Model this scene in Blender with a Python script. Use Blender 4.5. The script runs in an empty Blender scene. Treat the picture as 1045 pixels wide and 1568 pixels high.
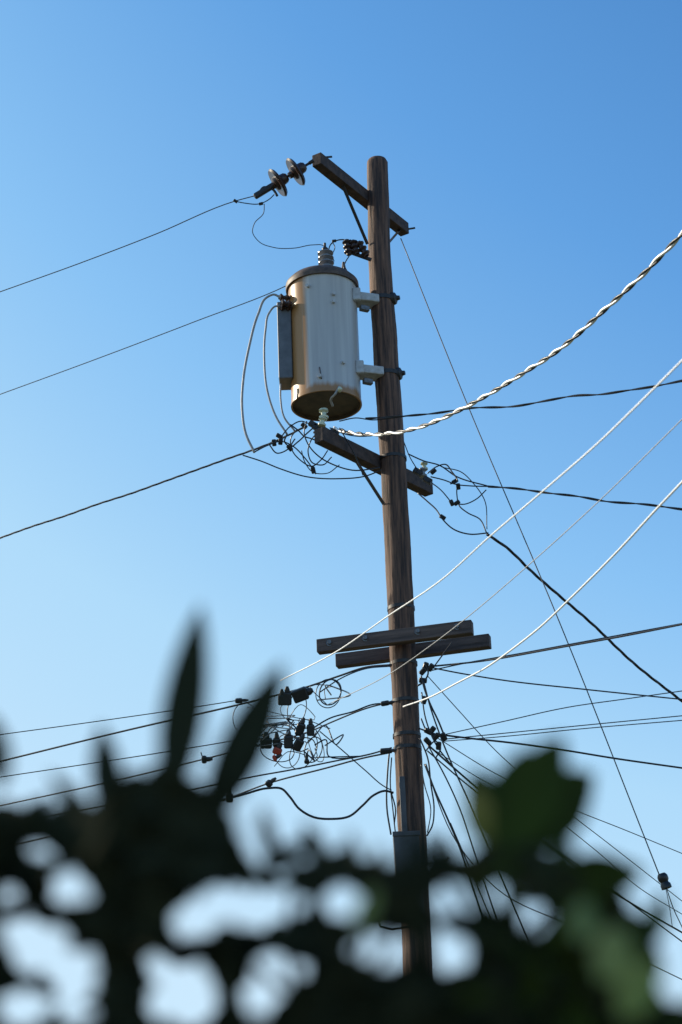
import bpy, math, random
from mathutils import Vector, Matrix
random.seed(7)
scene=bpy.context.scene
# ------------------------------------------------------------------ camera
TH=math.radians(23.0); RHO=math.radians(2.2); FP=70/36*1568.0
C=Vector((0,0,1.6)); D=16.5
F=Vector((0,math.cos(TH),math.sin(TH))); R0=Vector((1,0,0)); U0=Vector((0,-math.sin(TH),math.cos(TH)))
RR=R0*math.cos(RHO)-U0*math.sin(RHO); UU=U0*math.cos(RHO)+R0*math.sin(RHO)
cam_d=bpy.data.cameras.new("camera"); cam=bpy.data.objects.new("camera",cam_d); scene.collection.objects.link(cam)
M=Matrix((RR,UU,-F)).transposed().to_4x4(); M.translation=C; cam.matrix_world=M
cam_d.sensor_fit='VERTICAL'; cam_d.sensor_height=36; cam_d.sensor_width=24; cam_d.lens=70
cam_d.clip_start=0.05; cam_d.clip_end=6000
cam_d.dof.use_dof=True; cam_d.dof.focus_distance=17.8; cam_d.dof.aperture_fstop=3.2
scene.camera=cam
# image-pixel helpers: image coordinates -> position at a chosen distance / height
def ray(x,y): return F+RR*((x-522.5)/FP)+UU*((784-y)/FP)
def P(x,y,Y=D):
    d=ray(x,y); return C+d*(Y/d.y)
def PZ(x,y,z):
    d=ray(x,y); return C+d*((z-C.z)/d.z)
def mpx(p): return (p-C).dot(F)/FP      # metres per image pixel at p
def to_pixel(p):  # image pixel where world point p lands
    v=p-C; k=v.dot(F); return 522.5+v.dot(RR)/k*FP, 784-v.dot(UU)/k*FP
# ------------------------------------------------------------------ materials
def mat(name,c1,c2=None,scale=8,rough=0.6,metal=0.0,stretch=(1,1,1),bump=0.0,detail=6,c3=None,spec=0.5,pos=(0.34,0.66)):
    m=bpy.data.materials.new(name); m.use_nodes=True; nt=m.node_tree; b=nt.nodes['Principled BSDF']
    b.inputs['Roughness'].default_value=rough; b.inputs['Metallic'].default_value=metal
    b.inputs['Specular IOR Level'].default_value=spec
    tc=nt.nodes.new('ShaderNodeTexCoord'); mp=nt.nodes.new('ShaderNodeMapping'); mp.inputs['Scale'].default_value=stretch
    nt.links.new(tc.outputs['Object'],mp.inputs['Vector'])
    n=nt.nodes.new('ShaderNodeTexNoise'); n.inputs['Scale'].default_value=scale; n.inputs['Detail'].default_value=detail
    n.inputs['Roughness'].default_value=0.65
    nt.links.new(mp.outputs[0],n.inputs['Vector'])
    r=nt.nodes.new('ShaderNodeValToRGB'); e=r.color_ramp.elements
    c2=c2 or tuple(v*0.6 for v in c1)
    e[0].position=pos[0]; e[0].color=(*c2,1); e[1].position=pos[1]; e[1].color=(*c1,1)
    if c3: k=e.new(0.78); k.color=(*c3,1)
    nt.links.new(n.outputs['Fac'],r.inputs[0]); nt.links.new(r.outputs[0],b.inputs['Base Color'])
    if bump:
        bp=nt.nodes.new('ShaderNodeBump'); bp.inputs['Strength'].default_value=bump; bp.inputs['Distance'].default_value=0.01
        nt.links.new(n.outputs['Fac'],bp.inputs['Height']); nt.links.new(bp.outputs[0],b.inputs['Normal'])
    return m
WOOD=mat('creosoted_wood',(0.23,0.115,0.068),(0.045,0.024,0.017),34,0.75,stretch=(1,1,0.06),bump=1.0,c3=(0.45,0.26,0.15),pos=(0.4,0.66),detail=9)
ARMW=mat('crossarm_wood',(0.11,0.066,0.05),(0.035,0.024,0.022),14,0.8,bump=0.6)
ARMG=mat('weathered_arm_wood',(0.17,0.115,0.095),(0.06,0.042,0.038),20,0.8,stretch=(0.1,1,1),bump=0.6)
BLACK=mat('black_rubber',(0.02,0.02,0.022),(0.012,0.012,0.014),30,0.38)
DARKW=mat('weathered_wire',(0.05,0.05,0.055),(0.03,0.03,0.03),30,0.5)
ALU=mat('aluminium_strand',(0.93,0.92,0.9),(0.9,0.89,0.87),4,0.42,metal=0.35)
GREYC=mat('grey_cable',(0.42,0.41,0.4),(0.28,0.27,0.26),30,0.45)
WHC=mat('pale_cable',(0.55,0.54,0.52),(0.42,0.41,0.4),12,0.45)
STEEL=mat('galvanised_steel',(0.2,0.2,0.21),(0.1,0.1,0.1),30,0.45,metal=0.6)
DSTEEL=mat('dark_steel',(0.06,0.055,0.055),(0.03,0.028,0.028),30,0.5,metal=0.4)
PORC=mat('brown_porcelain',(0.06,0.028,0.022),(0.035,0.017,0.014),10,0.35)
GPORC=mat('grey_porcelain',(0.3,0.31,0.33),(0.2,0.2,0.22),10,0.2)
LIDM=mat('rusty_lid_paint',(0.16,0.10,0.07),(0.06,0.04,0.03),16,0.55,bump=0.2)
BASEM=mat('tank_underside',(0.12,0.085,0.06),(0.05,0.037,0.03),10,0.6)
BOXM=mat('grey_enclosure',(0.10,0.10,0.105),(0.065,0.065,0.07),9,0.5)
PANELM=mat('grey_panel',(0.17,0.17,0.18),(0.11,0.11,0.115),9,0.4)
WHITEP=mat('bracket_paint',(0.62,0.61,0.6),(0.42,0.40,0.38),20,0.5)
RED=mat('red_plastic',(0.5,0.06,0.03),(0.3,0.04,0.02),10,0.4)
GLASS=mat('glass_spool',(0.7,0.7,0.5),(0.4,0.42,0.25),10,0.08,spec=1.0)
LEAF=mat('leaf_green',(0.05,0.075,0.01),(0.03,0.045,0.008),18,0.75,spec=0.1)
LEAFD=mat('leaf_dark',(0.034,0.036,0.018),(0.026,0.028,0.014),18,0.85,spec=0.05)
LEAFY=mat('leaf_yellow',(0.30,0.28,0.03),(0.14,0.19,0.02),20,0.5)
BARK=mat('bark',(0.05,0.04,0.03),(0.04,0.03,0.022),30,0.9,bump=0.5,spec=0.1)
GROUND=mat('dry_grass',(0.10,0.11,0.045),(0.06,0.055,0.03),0.6,0.95,detail=12)
# tank paint : off-white enamel with warm sun reflection painted gold on one flank, tan foot
def tank_mat():
    m=bpy.data.materials.new('tank_paint'); m.use_nodes=True; nt=m.node_tree; b=nt.nodes['Principled BSDF']
    b.inputs['Roughness'].default_value=0.33; b.inputs['Metallic'].default_value=0.0
    tc=nt.nodes.new('ShaderNodeTexCoord'); mp=nt.nodes.new('ShaderNodeMapping'); mp.inputs['Scale'].default_value=(9,9,0.35)
    nt.links.new(tc.outputs['Object'],mp.inputs['Vector'])
    n=nt.nodes.new('ShaderNodeTexNoise'); n.inputs['Scale'].default_value=1.6; n.inputs['Detail'].default_value=6
    nt.links.new(mp.outputs[0],n.inputs['Vector'])
    r=nt.nodes.new('ShaderNodeValToRGB'); e=r.color_ramp.elements
    e[0].position=0.3; e[0].color=(0.46,0.44,0.43,1); e[1].position=0.72; e[1].color=(0.66,0.635,0.6,1)
    nt.links.new(n.outputs['Fac'],r.inputs[0])
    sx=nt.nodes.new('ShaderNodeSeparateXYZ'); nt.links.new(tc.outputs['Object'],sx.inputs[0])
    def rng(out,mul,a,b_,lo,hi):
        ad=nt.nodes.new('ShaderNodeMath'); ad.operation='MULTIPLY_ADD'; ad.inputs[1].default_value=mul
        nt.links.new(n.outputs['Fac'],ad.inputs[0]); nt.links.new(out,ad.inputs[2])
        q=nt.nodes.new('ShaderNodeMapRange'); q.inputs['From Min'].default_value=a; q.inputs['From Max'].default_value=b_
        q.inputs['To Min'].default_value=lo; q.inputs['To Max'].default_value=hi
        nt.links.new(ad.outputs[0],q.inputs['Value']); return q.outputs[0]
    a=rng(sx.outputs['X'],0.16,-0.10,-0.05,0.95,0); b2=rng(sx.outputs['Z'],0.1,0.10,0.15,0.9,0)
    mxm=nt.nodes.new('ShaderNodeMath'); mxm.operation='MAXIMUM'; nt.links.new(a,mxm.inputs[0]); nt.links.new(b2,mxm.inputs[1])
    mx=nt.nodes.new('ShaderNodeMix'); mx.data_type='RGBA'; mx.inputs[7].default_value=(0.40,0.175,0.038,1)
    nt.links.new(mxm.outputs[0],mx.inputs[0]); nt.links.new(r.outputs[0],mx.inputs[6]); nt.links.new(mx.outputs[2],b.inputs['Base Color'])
    return m
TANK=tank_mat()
# ------------------------------------------------------------------ geometry helpers
def link(name,verts,faces,m,parent=None,smooth=True,origin=None):
    me=bpy.data.meshes.new(name)
    o=bpy.data.objects.new(name,me)
    if origin is not None:
        verts=[Vector(v)-origin for v in verts]; o.location=origin
    me.from_pydata([tuple(v) for v in verts],[],faces); me.update()
    if m: me.materials.append(m)
    if smooth:
        for p in me.polygons: p.use_smooth=True
    scene.collection.objects.link(o)
    if parent: o.parent=parent
    return o
def empty(name):
    o=bpy.data.objects.new(name,None); scene.collection.objects.link(o); return o
def catmull(pts,n=6):
    pts=[Vector(p) for p in pts]
    if len(pts)<3: return pts
    l=[max((pts[i+1]-pts[i]).length,1e-6) for i in range(len(pts)-1)]
    v=[(pts[i+1]-pts[i])/l[i] for i in range(len(l))]
    m=[v[0]]+[(v[i-1]*l[i]+v[i]*l[i-1])/(l[i]+l[i-1]) for i in range(1,len(pts)-1)]+[v[-1]]
    out=[]
    for i in range(len(l)):
        for k in range(n):
            t=k/n; t2=t*t; t3=t2*t
            out.append(pts[i]*(2*t3-3*t2+1)+m[i]*l[i]*(t3-2*t2+t)+pts[i+1]*(-2*t3+3*t2)+m[i+1]*l[i]*(t3-t2))
    out.append(pts[-1]); return out
def frames(path):
    T=[]
    for i in range(len(path)):
        t=path[min(i+1,len(path)-1)]-path[max(i-1,0)]
        T.append(t.normalized() if t.length>1e-9 else Vector((0,0,1)))
    a=Vector((0,0,1)) if abs(T[0].z)<0.9 else Vector((0,1,0))
    N=(a-T[0]*a.dot(T[0])).normalized(); out=[]
    for t in T:
        N=(N-t*N.dot(t)); N=N.normalized() if N.length>1e-6 else t.orthogonal().normalized()
        out.append((t,N,t.cross(N)))
    return out
def tubegeo(path,rad,sides,V,Fc):
    base=len(V); fr=frames(path)
    for i,(p,(t,n,b)) in enumerate(zip(path,fr)):
        r=rad[i] if isinstance(rad,list) else rad
        for k in range(sides):
            a=2*math.pi*k/sides; V.append(p+(n*math.cos(a)+b*math.sin(a))*r)
    for i in range(len(path)-1):
        for k in range(sides):
            k2=(k+1)%sides; Fc.append((base+i*sides+k,base+i*sides+k2,base+(i+1)*sides+k2,base+(i+1)*sides+k))
    Fc.append(tuple(base+k for k in reversed(range(sides)))); Fc.append(tuple(base+(len(path)-1)*sides+k for k in range(sides)))
def tube(name,pts,r,m,parent=None,sides=8,n=6):
    V=[];Fc=[]; tubegeo(catmull([Vector(p) for p in pts],n),r,sides,V,Fc); return link(name,V,Fc,m,parent)
def resample(path,step):
    out=[path[0].copy()]; acc=0
    for i in range(1,len(path)):
        a,b=path[i-1],path[i]; L=(b-a).length
        if L<1e-9: continue
        d=step-acc
        while d<=L: out.append(a.lerp(b,d/L)); d+=step
        acc=L-(d-step)
    return out
def twisted(name,pts,off,r,mats,pitch,parent=None):
    path=resample(catmull([Vector(p) for p in pts],10),pitch/12); fr=frames(path); n=len(mats)
    V=[];Fc=[];MI=[]
    rl=r if isinstance(r,list) else [r]*n
    for s in range(n):
        ph=2*math.pi*s/n
        st=[p+(N*math.cos(ph+2*math.pi*i/12+0.7*math.sin(i*0.05))+B*math.sin(ph+2*math.pi*i/12+0.7*math.sin(i*0.05)))*off for i,(p,(t,N,B)) in enumerate(zip(path,fr))]
        c=len(Fc); tubegeo(st,rl[s],8,V,Fc); MI+= [s]*(len(Fc)-c)
    o=link(name,V,Fc,mats[0],parent)
    for mm in mats[1:]: o.data.materials.append(mm)
    for i,p in enumerate(o.data.polygons): p.material_index=MI[i]
    return o
def pixel_path(xy,Y0,Y1,ext0=0,ext1=0):  # xy in image pixels, unprojected at chosen distances
    """points of a cable whose two ends are at distances Y0 and Y1"""
    L=[0]
    for i in range(1,len(xy)): L.append(L[-1]+math.dist(xy[i],xy[i-1]))
    pts=[P(x,y,1/((1-l/L[-1])/Y0+(l/L[-1])/Y1)) for (x,y),l in zip(xy,L)]
    if ext1: pts.append(pts[-1]+(pts[-1]-pts[-2]).normalized()*ext1)
    if ext0: pts.insert(0,pts[0]+(pts[0]-pts[1]).normalized()*ext0)
    return pts
def wpx(w,p): return w/2*mpx(p)
def cable(name,xy,Y0,Y1,w,m,parent=None,ext1=0,ext0=0,n=8,sides=6):
    pts=pixel_path(xy,Y0,Y1,ext0,ext1); ref=P(*xy[0],Y0)
    return tube(name,pts,wpx(w,ref),m,parent,sides,n)
def level(name,xy,Y0,w,m,drop=0.0,ext=25,tw=None,parent=None):
    """line leaving the pole at constant height; xy starts at the pole"""
    a=P(*xy[0],Y0); b=PZ(*xy[-1],a.z-drop)
    pts=pixel_path(xy,Y0,b.y,0,ext)
    if tw: return twisted(name,pts,wpx(w,a)*0.45,wpx(w,a)*0.5,[m]*tw,0.45,parent)
    return tube(name,pts,wpx(w,a),m,parent,6,8)
def beam(name,A,B,w,h,m,parent=None,up=Vector((0,0,1)),bev=0.006):
    A=Vector(A);B=Vector(B); t=(B-A).normalized(); s=t.cross(up).normalized(); u=s.cross(t)
    L=(B-A).length
    V=[];
    for x in (-L/2,L/2):
        for y in (-w/2,w/2):
            for z in (-h/2,h/2): V.append((x,y,z))
    Fc=[(0,1,3,2),(4,6,7,5),(0,4,5,1),(2,3,7,6),(0,2,6,4),(1,5,7,3)]
    o=link(name,V,Fc,m,parent,False)
    MM=Matrix((t,s,u)).transposed().to_4x4(); MM.translation=(A+B)/2; o.matrix_world=MM
    if bev:
        md=o.modifiers.new('b','BEVEL'); md.width=bev; md.segments=2
    return o
def lathe(name,prof,A,axis,m,parent=None,seg=40,smooth=True):
    axis=Vector(axis).normalized(); A=Vector(A); n=axis.orthogonal().normalized(); b=axis.cross(n); V=[];Fc=[]
    for r,t in prof:
        for k in range(seg):
            a=2*math.pi*k/seg; V.append(A+axis*t+(n*math.cos(a)+b*math.sin(a))*max(r,1e-4))
    for i in range(len(prof)-1):
        for k in range(seg):
            k2=(k+1)%seg; Fc.append((i*seg+k,i*seg+k2,(i+1)*seg+k2,(i+1)*seg+k))
    o=link(name,V,Fc,m,parent,smooth,origin=A)
    if smooth:
        md=o.modifiers.new('e','EDGE_SPLIT'); md.split_angle=math.radians(38)
    return o
def shed_profile(L,r,rs,n,t0=0):
    pr=[(0,t0),(r,t0)]
    for i in range(n):
        a=t0+L*(i+0.15)/n; c=L/n
        pr+=[(r,a),(rs,a+c*0.35),(rs,a+c*0.5),(r,a+c*0.75)]
    pr+=[(r,t0+L),(0,t0+L)]; return pr
# ------------------------------------------------------------------ ground
gv=[];gf=[];N=40
for i in range(N+1):
    for j in range(N+1):
        u=(i/N*2-1);v=(j/N*2-1); x=math.copysign(abs(u)**3,u)*3000; y=math.copysign(abs(v)**3,v)*3000
        gv.append((x,y,0.0))
for i in range(N):
    for j in range(N): a=i*(N+1)+j; gf.append((a,a+N+1,a+N+2,a+1))
link('ground',gv,gf,GROUND)
# ------------------------------------------------------------------ utility pole
pole=empty('utility_pole')
cl=[(578,250,16.2),(581,400,17.2),(590,520,18.8),(602,700,20.2),(613,900,20.4),(622,1100,20.8),(631,1280,21.6),(640,1480,23)]
pp=[P(x,y) for x,y,w in cl]; rr=[w*mpx(p) for p,(x,y,w) in zip(pp,cl)]
foot=pp[-1]+(pp[-1]-pp[0]).normalized()*((pp[-1].z+0.3)/abs((pp[-1]-pp[0]).normalized().z))
pp.append(foot); rr.append(rr[-1]*1.22)
def polex(z):
    for i in range(len(pp)-1):
        if pp[i].z>=z>=pp[i+1].z:
            t=(pp[i].z-z)/(pp[i].z-pp[i+1].z); return pp[i].lerp(pp[i+1],t), rr[i]*(1-t)+rr[i+1]*t
    return pp[0],rr[0]
V=[];Fc=[];S=48;nz=260
random.seed(3); ph=[random.uniform(0,6.28) for _ in range(6)]
crk=[random.uniform(-0.03,0.012) for _ in range(S)]
for i in range(nz+1):
    z=pp[0].z+(0-pp[0].z)*i/nz; z=max(z,-0.2); c,r=polex(z)
    if i%14==0: crk=[0.6*q+random.uniform(-0.03,0.012) for q in crk]
    for k in range(S):
        a=2*math.pi*k/S
        rw=r*(1+0.02*math.sin(3*a+ph[0]+z*1.1)+0.015*math.sin(7*a+ph[1]-z*2.3)+0.014*math.sin(z*9+ph[2]+a)+random.uniform(-0.008,0.008)+crk[k])
        V.append(Vector((c.x+math.cos(a)*rw,c.y+math.sin(a)*rw,z)))
for i in range(nz):
    for k in range(S):
        k2=(k+1)%S; Fc.append((i*S+k,(i+1)*S+k,(i+1)*S+k2,i*S+k2))
top=len(V)
for k in range(S):
    a=2*math.pi*k/S; c,r=pp[0],rr[0]; V.append(Vector((c.x+math.cos(a)*r*0.86,c.y+math.sin(a)*r*0.86,c.z+0.03)))
for k in range(S): k2=(k+1)%S; Fc.append((k,k2,top+k2,top+k))
Fc.append(tuple(top+k for k in range(S)))
link('pole_shaft',V,Fc,WOOD,pole)
# crossarms
z1=P(580,320,D+0.2).z; A=PZ(485,244,z1); B=PZ(620,352,z1)
beam('primary_crossarm',A,B,0.10,0.125,ARMW,pole); arm1=(A,B)
z2=P(603,722,D+0.21).z; A2=PZ(488,666,z2); B2=PZ(657,749,z2)
beam('secondary_crossarm',A2,B2,0.10,0.135,ARMW,pole)
z3=P(615,975,D-0.2).z; A3=PZ(487,991,z3);B3=PZ(724,961,z3); beam('telecom_crossarm_front',A3,B3,0.09,0.12,ARMG,pole)
A4=PZ(516,1013,z3);B4=PZ(751,982,z3); beam('telecom_crossarm_rear',A4,B4,0.09,0.12,ARMG,pole)
def onarm(A,B,x):
    lo,hi=0,1
    for _ in range(30):
        mid=(lo+hi)/2
        if to_pixel(A.lerp(B,mid))[0]<x: lo=mid
        else: hi=mid
    return A.lerp(B,lo)
beam('primary_brace',onarm(*arm1,524)+Vector((0,0,-0.05)),P(563,374,D-0.05),0.03,0.008,DSTEEL,pole,bev=0)
beam('primary_brace_rear',onarm(*arm1,612)+Vector((0,0,-0.05)),P(590,378,D+0.1),0.03,0.008,DSTEEL,pole,bev=0)
beam('secondary_brace',onarm(A2,B2,543)+Vector((0,0,-0.06)),P(588,772,D-0.06),0.035,0.008,DSTEEL,pole,bev=0)
beam('telecom_brace',P(692,984,D),P(664,1022,D-0.05),0.03,0.01,DSTEEL,pole,bev=0)
for i,(x0,y0,x1,y1) in enumerate([(484,242,509,240),(612,353,636,349),(480,662,500,664)]):
    tube('arm_bolt_%d'%i,[P(x0,y0,D-0.5 if i!=1 else D+0.6),P(x1,y1,D-0.5 if i!=1 else D+0.6)],0.01,DSTEEL,pole)
for i,x in enumerate([505,560,640,700]):
    q=onarm(A3,B3,x)+Vector((0,-0.05,0.01)); lathe('through_bolt_%d'%i,[(0,0.02),(0.016,0.02),(0.018,0),(0.03,0),(0.03,-0.004),(0,-0.004)],q,(0,-1,0),STEEL,pole,12)
for nm,x,y in [('bolt_cap_upper',604,458),('bolt_cap_lower',612,573)]:
    p=P(x,y,D-0.02); lathe(nm,[(0,0.0),(0.06,0),(0.065,0.02),(0.055,0.05),(0.025,0.065),(0.02,0.09),(0,0.09)],p-Vector((0.035,0,0)),(1,-0.3,0),DSTEEL,pole,20)
    c,r=polex(p.z); lathe(nm+'_band',[(r*1.0,0),(r*1.05,0),(r*1.05,0.04),(r*1.0,0.04)],Vector((c.x,c.y,p.z-0.025)),(0,0,1),DSTEEL,pole,40)
tube('step_bolt_upper',[P(640,1319,D-0.1),P(684,1319,D-0.1),P(687,1312,D-0.1)],0.009,DSTEEL,pole,n=2)
tube('step_bolt_lower',[P(625,1419,D-0.1),P(583,1419,D-0.1),P(581,1412,D-0.1)],0.009,DSTEEL,pole,n=2)
za,zb=P(622,1278,D-0.2).z,P(625,1404,D-0.2).z; c_,r_=polex((za+zb)/2)
cx2=c_.x-0.05
beam('pole_enclosure',Vector((cx2+0.01,c_.y-r_-0.06,zb)),Vector((cx2-0.005,c_.y-r_-0.06,za)),0.215,0.11,BOXM,pole,up=Vector((0,1,0)),bev=0.012)
beam('enclosure_lid',Vector((cx2,c_.y-r_-0.115,za-0.02)),Vector((cx2,c_.y-r_-0.115,za+0.02)),0.23,0.02,BOXM,pole,up=Vector((0,1,0)),bev=0.004)
zc=P(612,1190,D-0.1)
beam('conduit_cover',Vector((c_.x-r_*0.5,c_.y-r_*0.95,za+0.02)),Vector((zc.x+0.02,c_.y-r_*0.95,zc.z)),0.05,0.04,BOXM,pole,up=Vector((0,1,0)),bev=0.01)
for i,y in enumerate([1020,1078,1130,1150,705,935]):
    c,r=polex(P(615,y).z); lathe('band_%d'%i,[(r*1.0,0),(r*1.04,0),(r*1.04,0.03),(r*1.0,0.03)],Vector((c.x,c.y,c.z)),(0,0,1),DSTEEL,pole,36)
# ------------------------------------------------------------------ transformer
tr=empty('pole_transformer')
YT=D-0.08
tb=P(501,622,YT); tt=P(493,441,YT); cxT=(tb.x+tt.x)/2
R=54.5*mpx(tb); H=tt.z-tb.z
TC=Vector((cxT,YT,tb.z))
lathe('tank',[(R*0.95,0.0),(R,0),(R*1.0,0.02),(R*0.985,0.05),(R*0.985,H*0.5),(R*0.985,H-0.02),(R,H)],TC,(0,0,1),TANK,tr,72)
lathe('tank_base',[(0,0.03),(R*0.93,0.03),(R*0.952,-0.001)],TC,(0,0,1),BASEM,tr,72)
lathe('lid',[(R*1.0,H-0.03),(R*1.05,H-0.03),(R*1.06,H),(R*1.05,H+0.03),(R*0.92,H+0.075),(R*0.6,H+0.12),(R*0.25,H+0.14),(0,H+0.14)],TC,(0,0,1),LIDM,tr,72)
for nm,yy in (('hanger_upper',464),('hanger_lower',575)):
    p=P(560,yy,D-0.05); 
    beam(nm,Vector((cxT+R*0.93,YT-0.05,p.z)),Vector((polex(p.z)[0].x-polex(p.z)[1]*0.5,D-0.06,p.z)),0.17,0.085,WHITEP,tr,bev=0.01)
    beam(nm+'_plate',Vector((cxT+R*0.86,YT-0.14,p.z+0.0)),Vector((cxT+R+0.03,YT-0.14,p.z)),0.05,0.13,WHITEP,tr,bev=0.012)
    beam(nm+'_bracket',Vector((cxT+R+0.02,YT-0.1,p.z-0.12)),Vector((cxT+R+0.1,YT-0.06,p.z-0.12)),0.05,0.05,STEEL,tr,bev=0.006)
pa=P(439,473,YT); pb=P(441,590,YT)
beam('side_panel',Vector((cxT-R-0.035,YT-0.02,pb.z)),Vector((cxT-R-0.035,YT-0.02,pa.z)),0.13,0.26,PANELM,tr,up=Vector((0,1,0)),bev=0.012)
for i,(x,y) in enumerate([(511,450),(511,462),(526,555),(490,576),(472,438)]):
    a=math.asin(max(-1,min(1,(P(x,y,YT-R).x-cxT)/R))); z=P(x,y,YT-R*math.cos(a)).z
    q=Vector((cxT+math.sin(a)*R*0.98,YT-math.cos(a)*R*0.98,z)); lathe('lug_%d'%i,[(0,0.03),(0.018,0.03),(0.018,0),(0.0,0)],q,(math.sin(a),-math.cos(a),0),WHITEP,tr,12)
tube('drip_mark',[Vector((cxT-0.05,YT-R*0.985,tb.z+0.24)),Vector((cxT-0.035,YT-R*0.985,tb.z+0.12))],0.006,BOXM,tr)
b0=Vector((P(501,418,YT-0.05).x,YT-0.08,TC.z+H+0.08)); hb=P(499,385,YT-0.08).z-b0.z
lathe('hv_bushing',shed_profile(hb,0.042,0.075,5),b0,(-0.03,0,1),GPORC,tr,28)
lathe('hv_terminal',[(0,0),(0.028,0),(0.03,0.03),(0.012,0.05),(0.012,0.09),(0,0.09)],b0+Vector((-0.01,0,hb)),(0,0,1),DSTEEL,tr,16)
q=P(527,420,YT+0.0); lathe('pressure_vent',[(0,0),(0.05,0),(0.05,0.02),(0.02,0.09),(0.012,0.15),(0,0.15)],q-Vector((0,0,0.02)),(0,0,1),LIDM,tr,16)
for i,(x,y) in enumerate([(438,457),(440,472),(441,466)]):
    q=P(x,y,YT-0.1-0.05*i); lathe('lv_bushing_%d'%i,shed_profile(0.11,0.02,0.036,2),q+Vector((0.04,0,0)),(-1,-0.1,0.1),PORC,tr,16)
def c(name,xy,w,m,Y0=None,Y1=None,parent=None,ext1=0): return cable(name,xy,Y0 or D-0.2,Y1 or Y0 or D-0.2,w,m,parent,ext1=ext1)
c('lv_cable_outer',[(430,456),(420,451),(408,456),(396,480),(382,530),(373,580),(371,625),(377,665),(390,693)],3.8,GREYC,D-0.3,parent=tr)
c('lv_cable_inner',[(433,470),(422,469),(412,480),(407,505),(405,550),(410,600),(424,640),(440,665)],3.2,GREYC,D-0.25,parent=tr)
c('lv_cable_short',[(430,588),(430,610),(436,640),(452,660)],3.0,GREYC,D-0.2,parent=tr)
tube('drain_handle',[P(520,592,YT-R),P(514,603,YT-R-0.02),P(507,612,YT-R*0.8),P(510,622,YT-R*0.6)],0.011,GREYC,tr)
lathe('ground_lug',[(0,0),(0.02,0),(0.02,0.04),(0.01,0.05),(0,0.05)],P(520,598,YT-R-0.01),(0.2,-1,0),GLASS,tr,12)
# ------------------------------------------------------------------ insulators
ins=empty('dead_end_insulator')
YI=A.y-0.02; s0=P(474,250,YI); s1=P(394,299,YI); ax=(s1-s0); LL=ax.length; ax.normalize()
tube('string_rod',[s0,s1],0.013,DSTEEL,ins)
for i,px in enumerate([(452,263),(425,280)]):
    t=(P(*px,YI)-s0).dot(ax)-0.05
    lathe('disc_%d'%i,[(0,-0.06),(0.035,-0.06),(0.05,-0.04),(0.055,0.0),(0.075,0.015),(0.13,0.025),(0.148,0.045),(0.135,0.062),(0.07,0.06),(0.06,0.08),(0.035,0.09),(0.03,0.12),(0,0.12)],s0+ax*t,ax+Vector((0,0.05,0)),PORC,ins,36)
beam('dead_end_clamp',s0+ax*(LL-0.18),s1+ax*0.03,0.05,0.055,DSTEEL,ins,bev=0.015)
tube('clamp_bail',[P(396,297,YI),P(404,287,YI),P(418,290,YI),P(425,300,YI)],0.012,DSTEEL,ins)
tube('eye_link',[s0,P(474,250,YI),P(480,246,YI)],0.018,DSTEEL,ins)
co=empty('fuse_cutout')
beam('cutout_bracket',P(569,398,D-0.12),P(530,384,D-0.16),0.03,0.03,DSTEEL,co)
for i,(x,y,x2,y2,n) in enumerate([(562,392,549,371,2),(547,389,540,369,2),(535,390,531,368,2)]):
    A_=P(x,y,D-0.16);B_=P(x2,y2,D-0.16); lathe('shed_insulator_%d'%i,shed_profile((B_-A_).length,0.026,0.045,3),A_,B_-A_,PORC,co,20)
sp=empty('spool_insulator')
def spool(nm,x,y,Y,axis,s=1.0,m=GLASS): return lathe(nm,[(0,-0.05*s),(0.045*s,-0.05*s),(0.048*s,-0.03*s),(0.026*s,-0.012*s),(0.026*s,0.012*s),(0.048*s,0.03*s),(0.045*s,0.05*s),(0,0.05*s)],P(x,y,Y),axis,m,sp,20)
spool('spool_a',496,634,D-0.35,(0,0,1),0.9); spool('spool_b',494,646,D-0.35,(0.2,0,1),0.8); spool('spool_c',650,714,D+0.15,(0,0,1),0.7); spool('spool_d',648,724,D+0.15,(0,0,1),0.8,GPORC)
for i,(x,y) in enumerate([(486,655),(500,660),(480,650),(512,662),(640,722),(655,735)]):
    beam('clevis_%d'%i,P(x-6,y-3,D-0.3 if x<600 else D+0.1),P(x+6,y+4,D-0.3 if x<600 else D+0.1),0.05,0.05,DSTEEL,sp)
# ------------------------------------------------------------------ lines
level('primary_wire',[(394,299),(360,308),(240,358),(120,404),(0,447)],YI,1.7,DARKW,ext=40)
level('primary_wire',[(470,422),(440,437),(300,492),(150,549),(0,604)],D+0.35,1.6,DARKW,ext=40)
level('secondary_cable',[(470,652),(430,672),(385,690),(350,702),(300,720),(250,738),(200,756),(150,772),(100,790),(50,806),(0,824)],D-0.25,3.6,BLACK,ext=35,tw=3)
jp=empty('jumper_wire')
Yj=YI
c('jumper_a',[(360,308),(375,311),(398,312),(414,304),(420,298)],1.8,DARKW,Yj,parent=jp)
c('jumper_b',[(405,312),(404,326),(390,342),(387,355),(397,370),(420,379),(450,380),(480,375),(495,376),(503,384)],1.4,DARKW,Yj,D-0.15,parent=jp)
c('jumper_c',[(503,384),(507,374),(514,369),(526,367),(536,370)],2.0,BLACK,D-0.15,parent=jp)
c('jumper_d',[(535,392),(530,400),(527,408),(527,416)],1.8,BLACK,D-0.15,parent=jp)
c('jumper_e',[(509,370),(513,378),(509,392),(512,400)],1.5,BLACK,D-0.15,parent=jp)
def clamp(x,y,Y,s=1.0,ang=None,par=None,m=BLACK):
    ang=random.uniform(0,6.28) if ang is None else ang
    p=P(x,y,Y); d=(RR*math.cos(ang)+UU*math.sin(ang))*0.035*s
    b=beam('splice_clamp',p-d,p+d,0.045*s,0.04*s,m,par or jp,up=F,bev=0.01*s); return b
for x,y in [(361,308),(400,312),(536,370),(512,369)]: clamp(x,y,Yj if x<450 else D-0.15,0.6)
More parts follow.
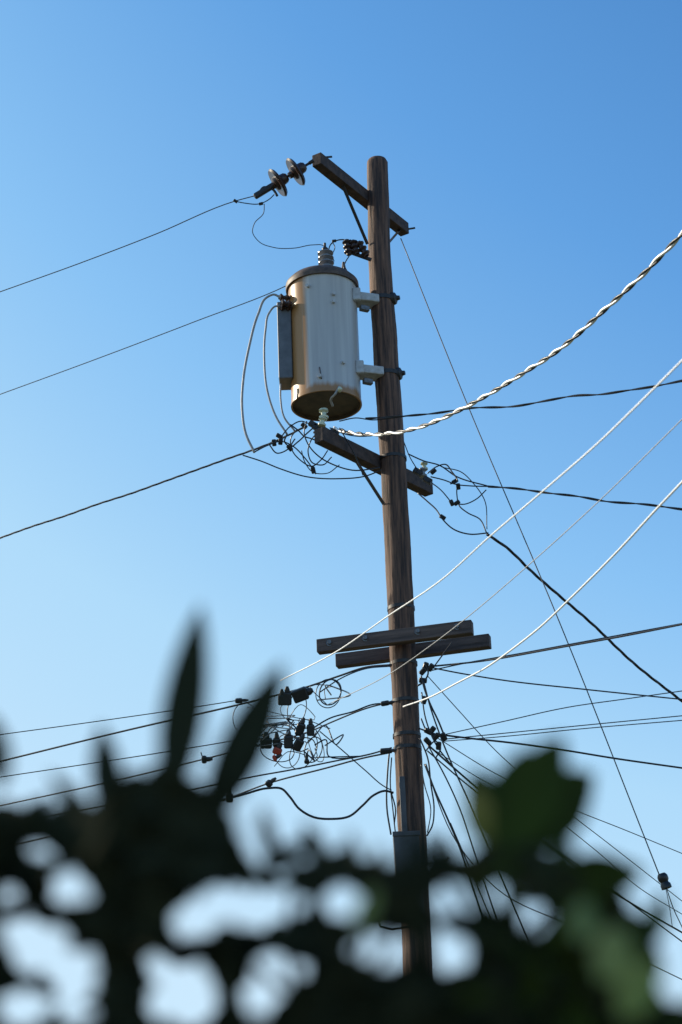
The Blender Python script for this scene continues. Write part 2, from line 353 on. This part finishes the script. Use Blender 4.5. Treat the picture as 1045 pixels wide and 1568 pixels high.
sl=empty('secondary_jumper')
Ys=D-0.3
loops=[([(372,697),(400,706),(430,718),(470,730),(520,733),(560,729),(584,720)],2.2),
([(390,692),(410,682),(432,676),(450,684),(466,700),(478,716),(484,726)],2.2),
([(440,665),(436,676),(444,684),(456,677),(470,664),(480,655)],2.4),
([(445,650),(458,660),(466,668),(478,672),(495,680),(512,688)],2.4),
([(470,645),(466,662),(472,680),(490,700),(512,712),(540,720),(582,716)],2.2),
([(455,658),(446,670),(448,690),(462,706),(476,714),(492,704),(502,690)],2.0),
([(430,670),(446,652),(462,645),(476,650)],2.0),
([(490,660),(478,672),(472,690),(478,708),(494,712),(508,700)],2.0),
([(520,655),(540,690),(552,715),(556,728)],1.8),
([(505,655),(530,665),(560,668),(585,662)],2.0),
([(520,645),(545,640),(570,643),(600,640),(625,637)],2.0),
([(462,690),(466,705),(478,722),(500,725),(520,712)],1.6),
([(412,680),(425,694),(438,690),(452,672)],2.2)]
for i,(xy,w) in enumerate(loops): c('loop_%d'%i,xy,w,BLACK,Ys-0.1*(i%3),Ys+0.05*(i%4),parent=sl)
for x,y in [(430,676),(444,686),(466,652),(480,720),(428,668),(420,678)]: clamp(x,y,Ys,0.9,par=sl)
loopsR=[([(625,695),(650,706),(672,712),(700,730),(750,745)],2.2),
([(655,725),(668,715),(682,711),(692,722),(700,738),(690,741)],2.2),
([(660,730),(680,735),(700,742),(720,744),(752,745)],2.0),
([(640,755),(655,768),(668,780),(678,795),(696,811),(720,818),(748,816)],2.2),
([(692,770),(712,772),(730,764),(745,750)],2.0),
([(700,742),(700,758),(704,775),(716,785),(735,795),(745,815)],2.0),
([(680,716),(705,722),(725,740),(742,765),(746,810)],1.6),
([(655,735),(675,750),(692,770)],2.0),
([(612,660),(620,680),(628,700),(640,720)],1.6)]
for i,(xy,w) in enumerate(loopsR): c('loop_r_%d'%i,xy,w,BLACK,D+0.1,D-0.1*(i%4),parent=sl)
for x,y in [(697,737),(702,745),(692,770),(678,792),(664,722),(700,770)]: clamp(x,y,D,0.85,par=sl)
def pts_(xy,Y0,Y1,e=25): return pixel_path(xy,Y0,Y1,0,e)
tx=[(512,656),(540,663),(580,665),(620,660),(655,650),(700,630),(760,597),(810,566),(850,540),(885,512),(920,480),(980,425),(1045,358)]
twisted('service_drop_triplex',pts_(tx,D-0.35,11.5),0.0098,[0.011,0.0095],[ALU,BLACK],0.36)
bx=[(560,641),(620,637),(665,633),(720,625),(790,622),(840,613),(880,606),(920,604),(960,598),(1000,592),(1045,583)]
twisted('secondary_cable',pts_(bx,D-0.2,14.2),0.0055,0.0058,[BLACK]*2,0.6)
gx=[(748,745),(790,748),(840,755),(885,760),(930,768),(985,772),(1045,780)]
twisted('secondary_cable',pts_(gx,D-0.1,15.2),0.0055,0.0058,[BLACK]*2,0.6)
hx=[(746,818),(778,840),(810,871),(860,915),(900,949),(970,1015),(1045,1074)]
twisted('secondary_cable',pts_(hx,D-0.1,18.5),0.007,0.007,[BLACK]*3,0.6)
cable('service_drop_wire',[(430,1042),(520,995),(595,943),(680,885),(750,822),(840,745),(920,675),(1000,597),(1045,552)],D-0.5,8.0,1.7,ALU,ext1=20,sides=12)
cable('service_drop_wire',[(500,1080),(600,1030),(655,992),(710,950),(810,865),(920,765),(1045,642)],D-0.4,10.5,1.2,WHC,ext1=20,sides=12)
cable('service_drop_wire',[(618,1082),(660,1067),(700,1046),(745,1022),(790,990),(830,958),(870,920),(950,840),(1010,775),(1045,738)],D-0.25,9.8,2.4,ALU,ext1=20,sides=12)
cable('guy_wire',[(614,365),(715,617),(860,960),(1010,1340)],D+0.3,D-1.0,1.6,DARKW)
cable('guy_wire',[(1020,1357),(1032,1392),(1045,1420)],D-1.0,D-1.05,1.6,DARKW,ext1=6)
cable('guy_wire',[(1019,1357),(1025,1385),(1030,1420)],D-1.0,D-1.05,1.2,DARKW)
gi=empty('guy_strain_insulator')
A_=P(1013,1338,D-1.0);B_=P(1021,1359,D-1.0); lathe('porcelain_body',[(0,0),(0.03,0),(0.042,0.02),(0.042,0.05),(0.03,0.07),(0.042,0.09),(0.042,0.12),(0.03,(B_-A_).length),(0,(B_-A_).length)],A_,B_-A_,BLACK,gi,20)
rights=[([(655,1021),(740,1012),(860,991),(960,973),(1045,956)],2.8,14.5,BLACK),
([(655,1028),(700,1018),(800,1000),(865,988)],2.0,15.6,BLACK),
([(650,1020),(700,1030),(760,1040),(900,1056),(1045,1071)],2.4,17.5,BLACK),
([(680,1125),(770,1105),(870,1083),(960,1070),(1045,1058)],1.6,15.5,DARKW),
([(680,1132),(780,1122),(880,1112),(1045,1096)],1.6,15.5,DARKW),
([(680,1135),(780,1127),(880,1117),(1045,1103)],1.5,15.3,DARKW),
([(660,1123),(715,1130),(780,1137),(860,1148),(940,1161),(1045,1176)],3.2,17.5,BLACK),
([(655,1140),(700,1180),(780,1248),(840,1295),(900,1340),(970,1385),(1045,1428)],3.2,18.5,BLACK),
([(655,1150),(720,1205),(800,1265),(900,1335),(1045,1442)],2.4,18.8,BLACK),
([(655,1035),(700,1085),(760,1150),(840,1220),(930,1290),(1045,1380)],1.5,18.5,DARKW),
([(670,1130),(760,1185),(870,1236),(960,1272),(1045,1307)],1.6,18,DARKW),
([(660,1145),(740,1195),(830,1240),(910,1300),(980,1360),(1045,1400)],1.5,18,DARKW),
([(650,1170),(700,1290),(760,1360),(880,1420),(1045,1500)],1.7,18,DARKW)]
for xy,w,Y1,m in rights: cable('telephone_cable',xy,D-0.12,Y1,w,m,ext1=30)
dn=empty('telecom_drop_bundle')
drops=[([(652,1170),(662,1200),(684,1250),(705,1300),(722,1352)],3.2,4),([(655,1140),(680,1185),(705,1240),(725,1300)],2.4,4),
([(648,1040),(660,1085),(672,1120),(690,1165),(715,1220),(745,1290)],2.6,4),([(646,1060),(652,1100),(668,1140),(690,1170)],2.4,0),
([(645,1035),(652,1060),(660,1080),(672,1105),(680,1125)],3,0),([(643,1130),(655,1160),(660,1200),(665,1240),(662,1265),(654,1280)],2.6,0),
([(645,1170),(650,1200),(660,1240),(655,1275)],1.8,0),([(597,1146),(594,1180),(593,1240),(599,1278)],3.0,0),([(600,1160),(598,1200),(602,1240),(606,1278)],2.2,0),
([(600,1215),(606,1240),(604,1262)],2.4,0),([(645,1100),(655,1120),(670,1128),(683,1125)],2.4,0),([(641,1115),(660,1122),(680,1130)],2.6,0),
([(650,1015),(656,1030),(648,1045),(640,1050)],3,0),([(690,1260),(720,1330),(745,1390)],2.0,4),([(652,1150),(668,1135),(675,1145),(668,1160)],2.2,0)]
for i,(xy,w,e) in enumerate(drops): c('drop_%d'%i,xy,w,BLACK,D-0.22,D-0.2,parent=dn,ext1=e)
for x,y in [(652,1020),(660,1022),(648,1042),(656,1120),(668,1128),(680,1128),(655,1135),(650,1072),(672,1142),(648,1028),(662,1118)]: clamp(x,y,D-0.2,1.0,par=dn)
lefts=[([(372,1071),(360,1073),(160,1103),(0,1125)],1.6,DARKW),([(600,1018),(560,1022),(520,1035),(470,1052),(430,1063),(370,1078),(200,1117),(0,1166)],3.3,BLACK),
([(480,1112),(450,1116),(380,1130),(250,1152),(120,1172),(0,1190)],1.7,DARKW),
([(600,1075),(570,1082),(510,1105),(480,1118),(400,1140),(330,1158),(200,1190),(0,1234)],2.6,BLACK),
([(600,1145),(570,1154),(520,1164),(440,1180),(400,1187),(290,1210),(150,1236),(0,1263)],2.6,BLACK),
([(600,1152),(560,1160),(500,1176),(410,1200),(350,1222),(250,1244),(160,1262),(0,1299)],2.8,BLACK)]
for xy,w,m in lefts: level('telephone_cable',xy,D-0.2,w,m,ext=40)
tb_=empty('telecom_splice_bundle')
c('hanging_loop_cable',[(340,1226),(375,1216),(410,1207),(432,1208),(444,1220),(458,1238),(480,1251),(508,1254),(535,1250),(556,1233),(572,1218),(590,1211),(603,1214)],3.6,BLACK,D-0.2,D-0.25,parent=tb_)
def loop(cx,cy,rx,ry,w,m=BLACK,rot=0,Y=D-0.3,a0=0,a1=6.6):
    pts=[]
    for i in range(15):
        a=a0+(a1-a0)*i/14; x=rx*math.cos(a);y=ry*math.sin(a); pts.append(P(cx+x*math.cos(rot)-y*math.sin(rot),cy+x*math.sin(rot)+y*math.cos(rot),Y+0.02*i/14))
    return tube('coil',pts,wpx(w,pts[0]),m,tb_,6,4)
loop(506,1060,16,20,2.2,rot=0.4); loop(503,1062,19,22,1.6,rot=0.2)
loop(480,1148,13,20,1.8,rot=0.3); loop(484,1140,10,28,1.5,GREYC,rot=-0.3); loop(440,1150,20,26,1.6,GREYC); loop(425,1150,26,16,1.6,rot=0.2); loop(465,1150,18,30,1.5,rot=0.5)
loop(432,1125,22,15,1.7); loop(455,1085,14,25,1.6,rot=0.2); loop(375,1100,18,24,1.4)
random.seed(11)
for i in range(16):
    x=random.uniform(395,500);y=random.uniform(1050,1165)
    pts=[P(x+random.uniform(-22,22)*k+8*k*(i%3-1),y+random.uniform(-16,16),D-0.3+random.uniform(-0.1,0.1)) for k in range(-1,4)]
    tube('pigtail_%d'%i,pts,wpx(random.choice([1.4,1.8,2.2]),pts[0]),random.choice([BLACK,BLACK,GREYC]),tb_,6,6)
c('feeder_a',[(600,1078),(575,1078),(540,1090),(505,1100),(480,1115),(470,1122)],2.4,BLACK,D-0.2,parent=tb_)
c('feeder_b',[(490,1060),(520,1040),(560,1024),(600,1020)],2.0,BLACK,D-0.3,parent=tb_)
c('feeder_c',[(490,1120),(520,1145),(560,1180),(590,1205),(600,1210)],1.8,BLACK,D-0.3,parent=tb_)
def can(x,y,w,h,m=BOXM,rot=0.0,Y=D-0.32):
    p=P(x,y,Y);k=mpx(p); ax_=(UU*math.cos(rot)+RR*math.sin(rot)); b=beam('splice_case',p-ax_*h*k/2,p+ax_*h*k/2,w*k,w*k*0.8,m,tb_,up=F,bev=0.015)
    lathe('case_knob',[(0,0),(w*k*0.3,0),(w*k*0.3,0.02),(w*k*0.15,0.05),(0,0.05)],p+ax_*h*k/2,ax_,DSTEEL,tb_,12)
    return b
DK=mat('splice_plastic',(0.035,0.035,0.038),(0.02,0.02,0.022),10,0.5)
for a in [(440,1070,14,20,DK),(460,1064,20,24,BLACK,1.2),(432,1072,12,16,DK),(460,1117,13,20,BLACK,0.3),(476,1118,12,18,DK),(442,1136,14,20,DK),(457,1140,14,18,BLACK,0.5),(408,1138,18,16,BLACK),(425,1150,14,11,RED,0.4),(424,1137,12,14,BLACK),(421,1161,10,6,RED,1.1),(470,1166,8,8,BLACK),(313,1163,12,8,BLACK,1.5),(412,1200,11,10,BLACK,0.9),(352,1222,11,14,BLACK),(590,1077,8,14,BLACK,1.4),(590,1150,9,16,BLACK,1.5),(366,1073,8,12,BLACK,1.5)]: can(*a)
c('can_hanger',[(308,1152),(310,1158),(313,1163)],2,BLACK,D-0.3,parent=tb_)
# ------------------------------------------------------------------ foreground shrub
sh=empty('foreground_shrub')
random.seed(21)
LV=[];LF=[];LM=[]
def leaf(base,tip,w,nrm,mi=0,curl=0.12,n=5):
    ax_=(tip-base); L=ax_.length; ax_.normalize(); s=ax_.cross(nrm)
    if s.length<1e-3: s=ax_.orthogonal()
    s.normalize(); nn=s.cross(ax_); b0=len(LV)
    for i in range(n+1):
        t=i/n; ww=w/2*(math.sin(math.pi*min(1,max(0.02,t))**0.85)**0.75 if 0<t<1 else 0.04)
        c0=base+ax_*L*t+nn*(-curl*L*t*t)
        LV.extend([c0-s*ww+nn*ww*0.25,c0-nn*0.0,c0+s*ww+nn*ww*0.25])
    for i in range(n):
        a=b0+i*3; LF.extend([(a,a+1,a+4,a+3),(a+1,a+2,a+5,a+4)]); LM.extend([mi,mi])
def pleaf(x0,y0,x1,y1,w,Y=1.45,mi=0,dY=0.02):
    a=P(x0,y0,Y);b=P(x1,y1,Y+dY); leaf(a,b,w*mpx(a),-(F+RR*random.uniform(-0.4,0.4)),mi,0.04,9)
BV=[];BF=[]
def branch(pts,r0,r1):
    path=catmull(pts,5); tubegeo(path,[r0+(r1-r0)*i/(len(path)-1) for i in range(len(path))],7,BV,BF)
for a in [(262,1240,305,920,74),(315,1265,436,1010,76),(340,1200,425,1045,46),(280,1190,306,955,46),(172,1270,155,1105,52),(190,1260,215,1175,70),(225,1230,262,1172,60),
 (60,1290,-5,1225,46),(0,1210,-12,1090,46),(130,1270,96,1205,46),(345,1235,352,1190,34)]: pleaf(*a,Y=1.36+random.uniform(-0.06,0.06),mi=0)
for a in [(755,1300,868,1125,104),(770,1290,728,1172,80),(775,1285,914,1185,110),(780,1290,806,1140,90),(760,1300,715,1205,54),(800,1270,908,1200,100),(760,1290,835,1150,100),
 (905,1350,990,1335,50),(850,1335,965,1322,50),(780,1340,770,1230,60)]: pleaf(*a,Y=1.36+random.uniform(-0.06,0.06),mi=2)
env=[(-150,1240),(0,1240),(50,1255),(90,1260),(130,1245),(160,1210),(200,1192),(250,1182),(330,1208),(350,1280),(380,1300),(440,1302),(520,1308),(600,1332),(700,1322),(745,1298),(800,1288),(850,1320),(900,1340),(950,1372),(1000,1430),(1045,1520),(1200,1600)]
def envy(x):
    for i in range(len(env)-1):
        if env[i][0]<=x<=env[i+1][0]:
            t=(x-env[i][0])/(env[i+1][0]-env[i][0]); return env[i][1]*(1-t)+env[i+1][1]*t
    return 1700
holes=[(112,1360,28,24),(418,1317,40,15),(385,1392,82,25),(295,1412,28,24),(532,1383,33,24),(50,1445,46,34),(115,1490,38,30),(285,1525,46,42),(425,1482,48,18),(400,1535,24,20),(590,1455,48,22),(692,1378,28,24),(690,1458,26,30),(815,1412,24,24),(760,1372,14,16),(235,1475,9,13),(30,1545,38,24),(70,1302,20,11),(15,1370,12,14),(1040,1480,30,60),(120,1555,28,10)]
def inhole(x,y,g=0):
    for i,(a,b,w,h) in enumerate(holes):
        th=math.atan2(y-b,x-a); k=1+0.16*math.sin(3*th+i*1.7)+0.1*math.sin(5*th+i)
        if ((x-a)/((w+g)*k))**2+((y-b)/((h+g)*k))**2<1: return True
    return False
def leafok(a,b,w):
    for t in (0,0.2,0.4,0.6,0.8,1):
        x,y=to_pixel(a.lerp(b,t))
        if inhole(x,y,w*0.3): return False
        if y<envy(x)-8: return False
    return True
cnt=0
for i in range(40000):
    x=random.uniform(-150,1150); e=envy(x); y=e+random.random()*(1700-e)
    Y=random.uniform(1.2,1.6); a=P(x,y,Y)
    ang=random.gauss(math.pi/2,1.5); L=random.uniform(0.014,0.038) ; d=(RR*math.cos(ang)+UU*math.sin(ang)+F*random.uniform(-0.5,0.5)).normalized()
    b=a+d*L; w=L*random.uniform(0.4,0.55)
    if leafok(a,b,w/mpx(a)): 
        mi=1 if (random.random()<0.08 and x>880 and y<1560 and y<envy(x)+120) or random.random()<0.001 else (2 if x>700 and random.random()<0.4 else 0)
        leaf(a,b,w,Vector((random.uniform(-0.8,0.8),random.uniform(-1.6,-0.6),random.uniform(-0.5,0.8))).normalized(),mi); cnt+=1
    if cnt>11000: break
# pointed shoots breaking the outline
for x in [-20,20,48,85,118,148,205,232,365,395,430,470,505,548,585,625,665,700,870,915,940,965,990,1015]:
    e=envy(x); a=math.pi/2+random.gauss(0,0.5); L=random.uniform(70,115)
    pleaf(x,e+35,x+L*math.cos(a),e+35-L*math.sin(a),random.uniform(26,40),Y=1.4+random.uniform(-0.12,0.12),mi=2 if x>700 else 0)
for a in [(540,1420,580,1360,34),(915,1500,960,1420,80),(950,1560,1005,1470,66),(880,1440,905,1380,50)]: pleaf(*a,Y=1.17,mi=1)
for i in range(5000):
    a=Vector((random.gauss(0.0,0.5),1.5+random.gauss(0,0.2),random.uniform(0.25,1.78))); 
    bx_,by_=to_pixel(a)
    if a.y<1.05 or by_<1600: continue
    d=Vector((random.gauss(0,1),random.gauss(0,1),random.gauss(0.5,0.7))).normalized(); b=a+d*random.uniform(0.04,0.08)
    if to_pixel(b)[1]<1590: continue
    leaf(a,b,random.uniform(0.02,0.03),Vector((random.gauss(0,1),random.gauss(0,1),0.5)).normalized())
fo=link('leaves',LV,LF,LEAFD,sh); fo.data.materials.append(LEAFY); fo.data.materials.append(LEAF)
for i,p in enumerate(fo.data.polygons): p.material_index=LM[i]
root=Vector((-0.02,1.5,0))
hub=P(185,1330,1.42); hub2=P(790,1440,1.42); hub3=P(480,1560,1.42)
def limb(h,tips):
    branch([root+Vector((random.uniform(-.04,.04),random.uniform(-.04,.04),-0.05)),root.lerp(h,0.45)+Vector((0.01,0.02,0)),root.lerp(h,0.8)+Vector(((h.x-root.x)*0.1,0,0)),h],0.016,0.007)
    for x,y in tips:
        t=P(x,y,1.4); branch([h,h.lerp(t,0.5)+Vector((random.uniform(-.01,.01),0,-0.008)),t],0.005,0.0022)
limb(hub,[(270,1200),(325,1230),(172,1240),(60,1275),(215,1230),(20,1240),(350,1280)])
limb(hub2,[(765,1290),(790,1300),(870,1345),(950,1400),(680,1350)])
limb(hub3,[(450,1350),(480,1310),(620,1400),(360,1450),(560,1400)])
link('branches',BV,BF,BARK,sh)
print('LEAVES',cnt,len(LF))
# ------------------------------------------------------------------ light
SE=math.radians(28); SA=math.radians(-64)   # azimuth from +Y, negative = left
sd=Vector((math.sin(SA)*math.cos(SE),math.cos(SA)*math.cos(SE),math.sin(SE)))
ld=bpy.data.lights.new('sun','SUN'); ld.energy=5.0; ld.angle=math.radians(0.5); ld.color=(1,0.87,0.67)
lo=bpy.data.objects.new('sun',ld); scene.collection.objects.link(lo); lo.rotation_euler=sd.to_track_quat('Z','Y').to_euler()
w=bpy.data.worlds.new('World'); scene.world=w; w.use_nodes=True; nt=w.node_tree
sk=nt.nodes.new('ShaderNodeTexSky'); sk.sky_type='NISHITA'; sk.sun_disc=False; sk.sun_elevation=SE; sk.sun_rotation=SA
sk.air_density=1.0; sk.dust_density=1.0; sk.ozone_density=2.0
STR=0.14
sep=nt.nodes.new('ShaderNodeSeparateColor'); nt.links.new(sk.outputs[0],sep.inputs[0])
ml=nt.nodes.new('ShaderNodeMath'); ml.operation='MULTIPLY'; ml.inputs[1].default_value=1.3*STR; nt.links.new(sep.outputs[1],ml.inputs[0])
# sky brightness -> clear-air blue to pale haze
rp=nt.nodes.new('ShaderNodeValToRGB')
st=[(0.12,(0.03,0.11,0.36)),(0.27,(0.06,0.215,0.54)),(0.36,(0.125,0.36,0.76)),(0.46,(0.255,0.545,0.91)),(0.57,(0.43,0.71,0.965)),(0.8,(0.60,0.82,1.0))]
e=rp.color_ramp.elements; e[0].position=st[0][0]; e[0].color=(*st[0][1],1); e[1].position=st[-1][0]; e[1].color=(*st[-1][1],1)
for p_,c_2 in st[1:-1]: k=e.new(p_); k.color=(*c_2,1)
nt.links.new(ml.outputs[0],rp.inputs[0])
vm=nt.nodes.new('ShaderNodeVectorMath'); vm.operation='SCALE'; vm.inputs['Scale'].default_value=1/STR; nt.links.new(rp.outputs[0],vm.inputs[0])
nt.links.new(vm.outputs[0],nt.nodes['Background'].inputs[0]); nt.nodes['Background'].inputs[1].default_value=STR
scene.view_settings.view_transform='Standard'; scene.view_settings.look='None'; scene.view_settings.exposure=0
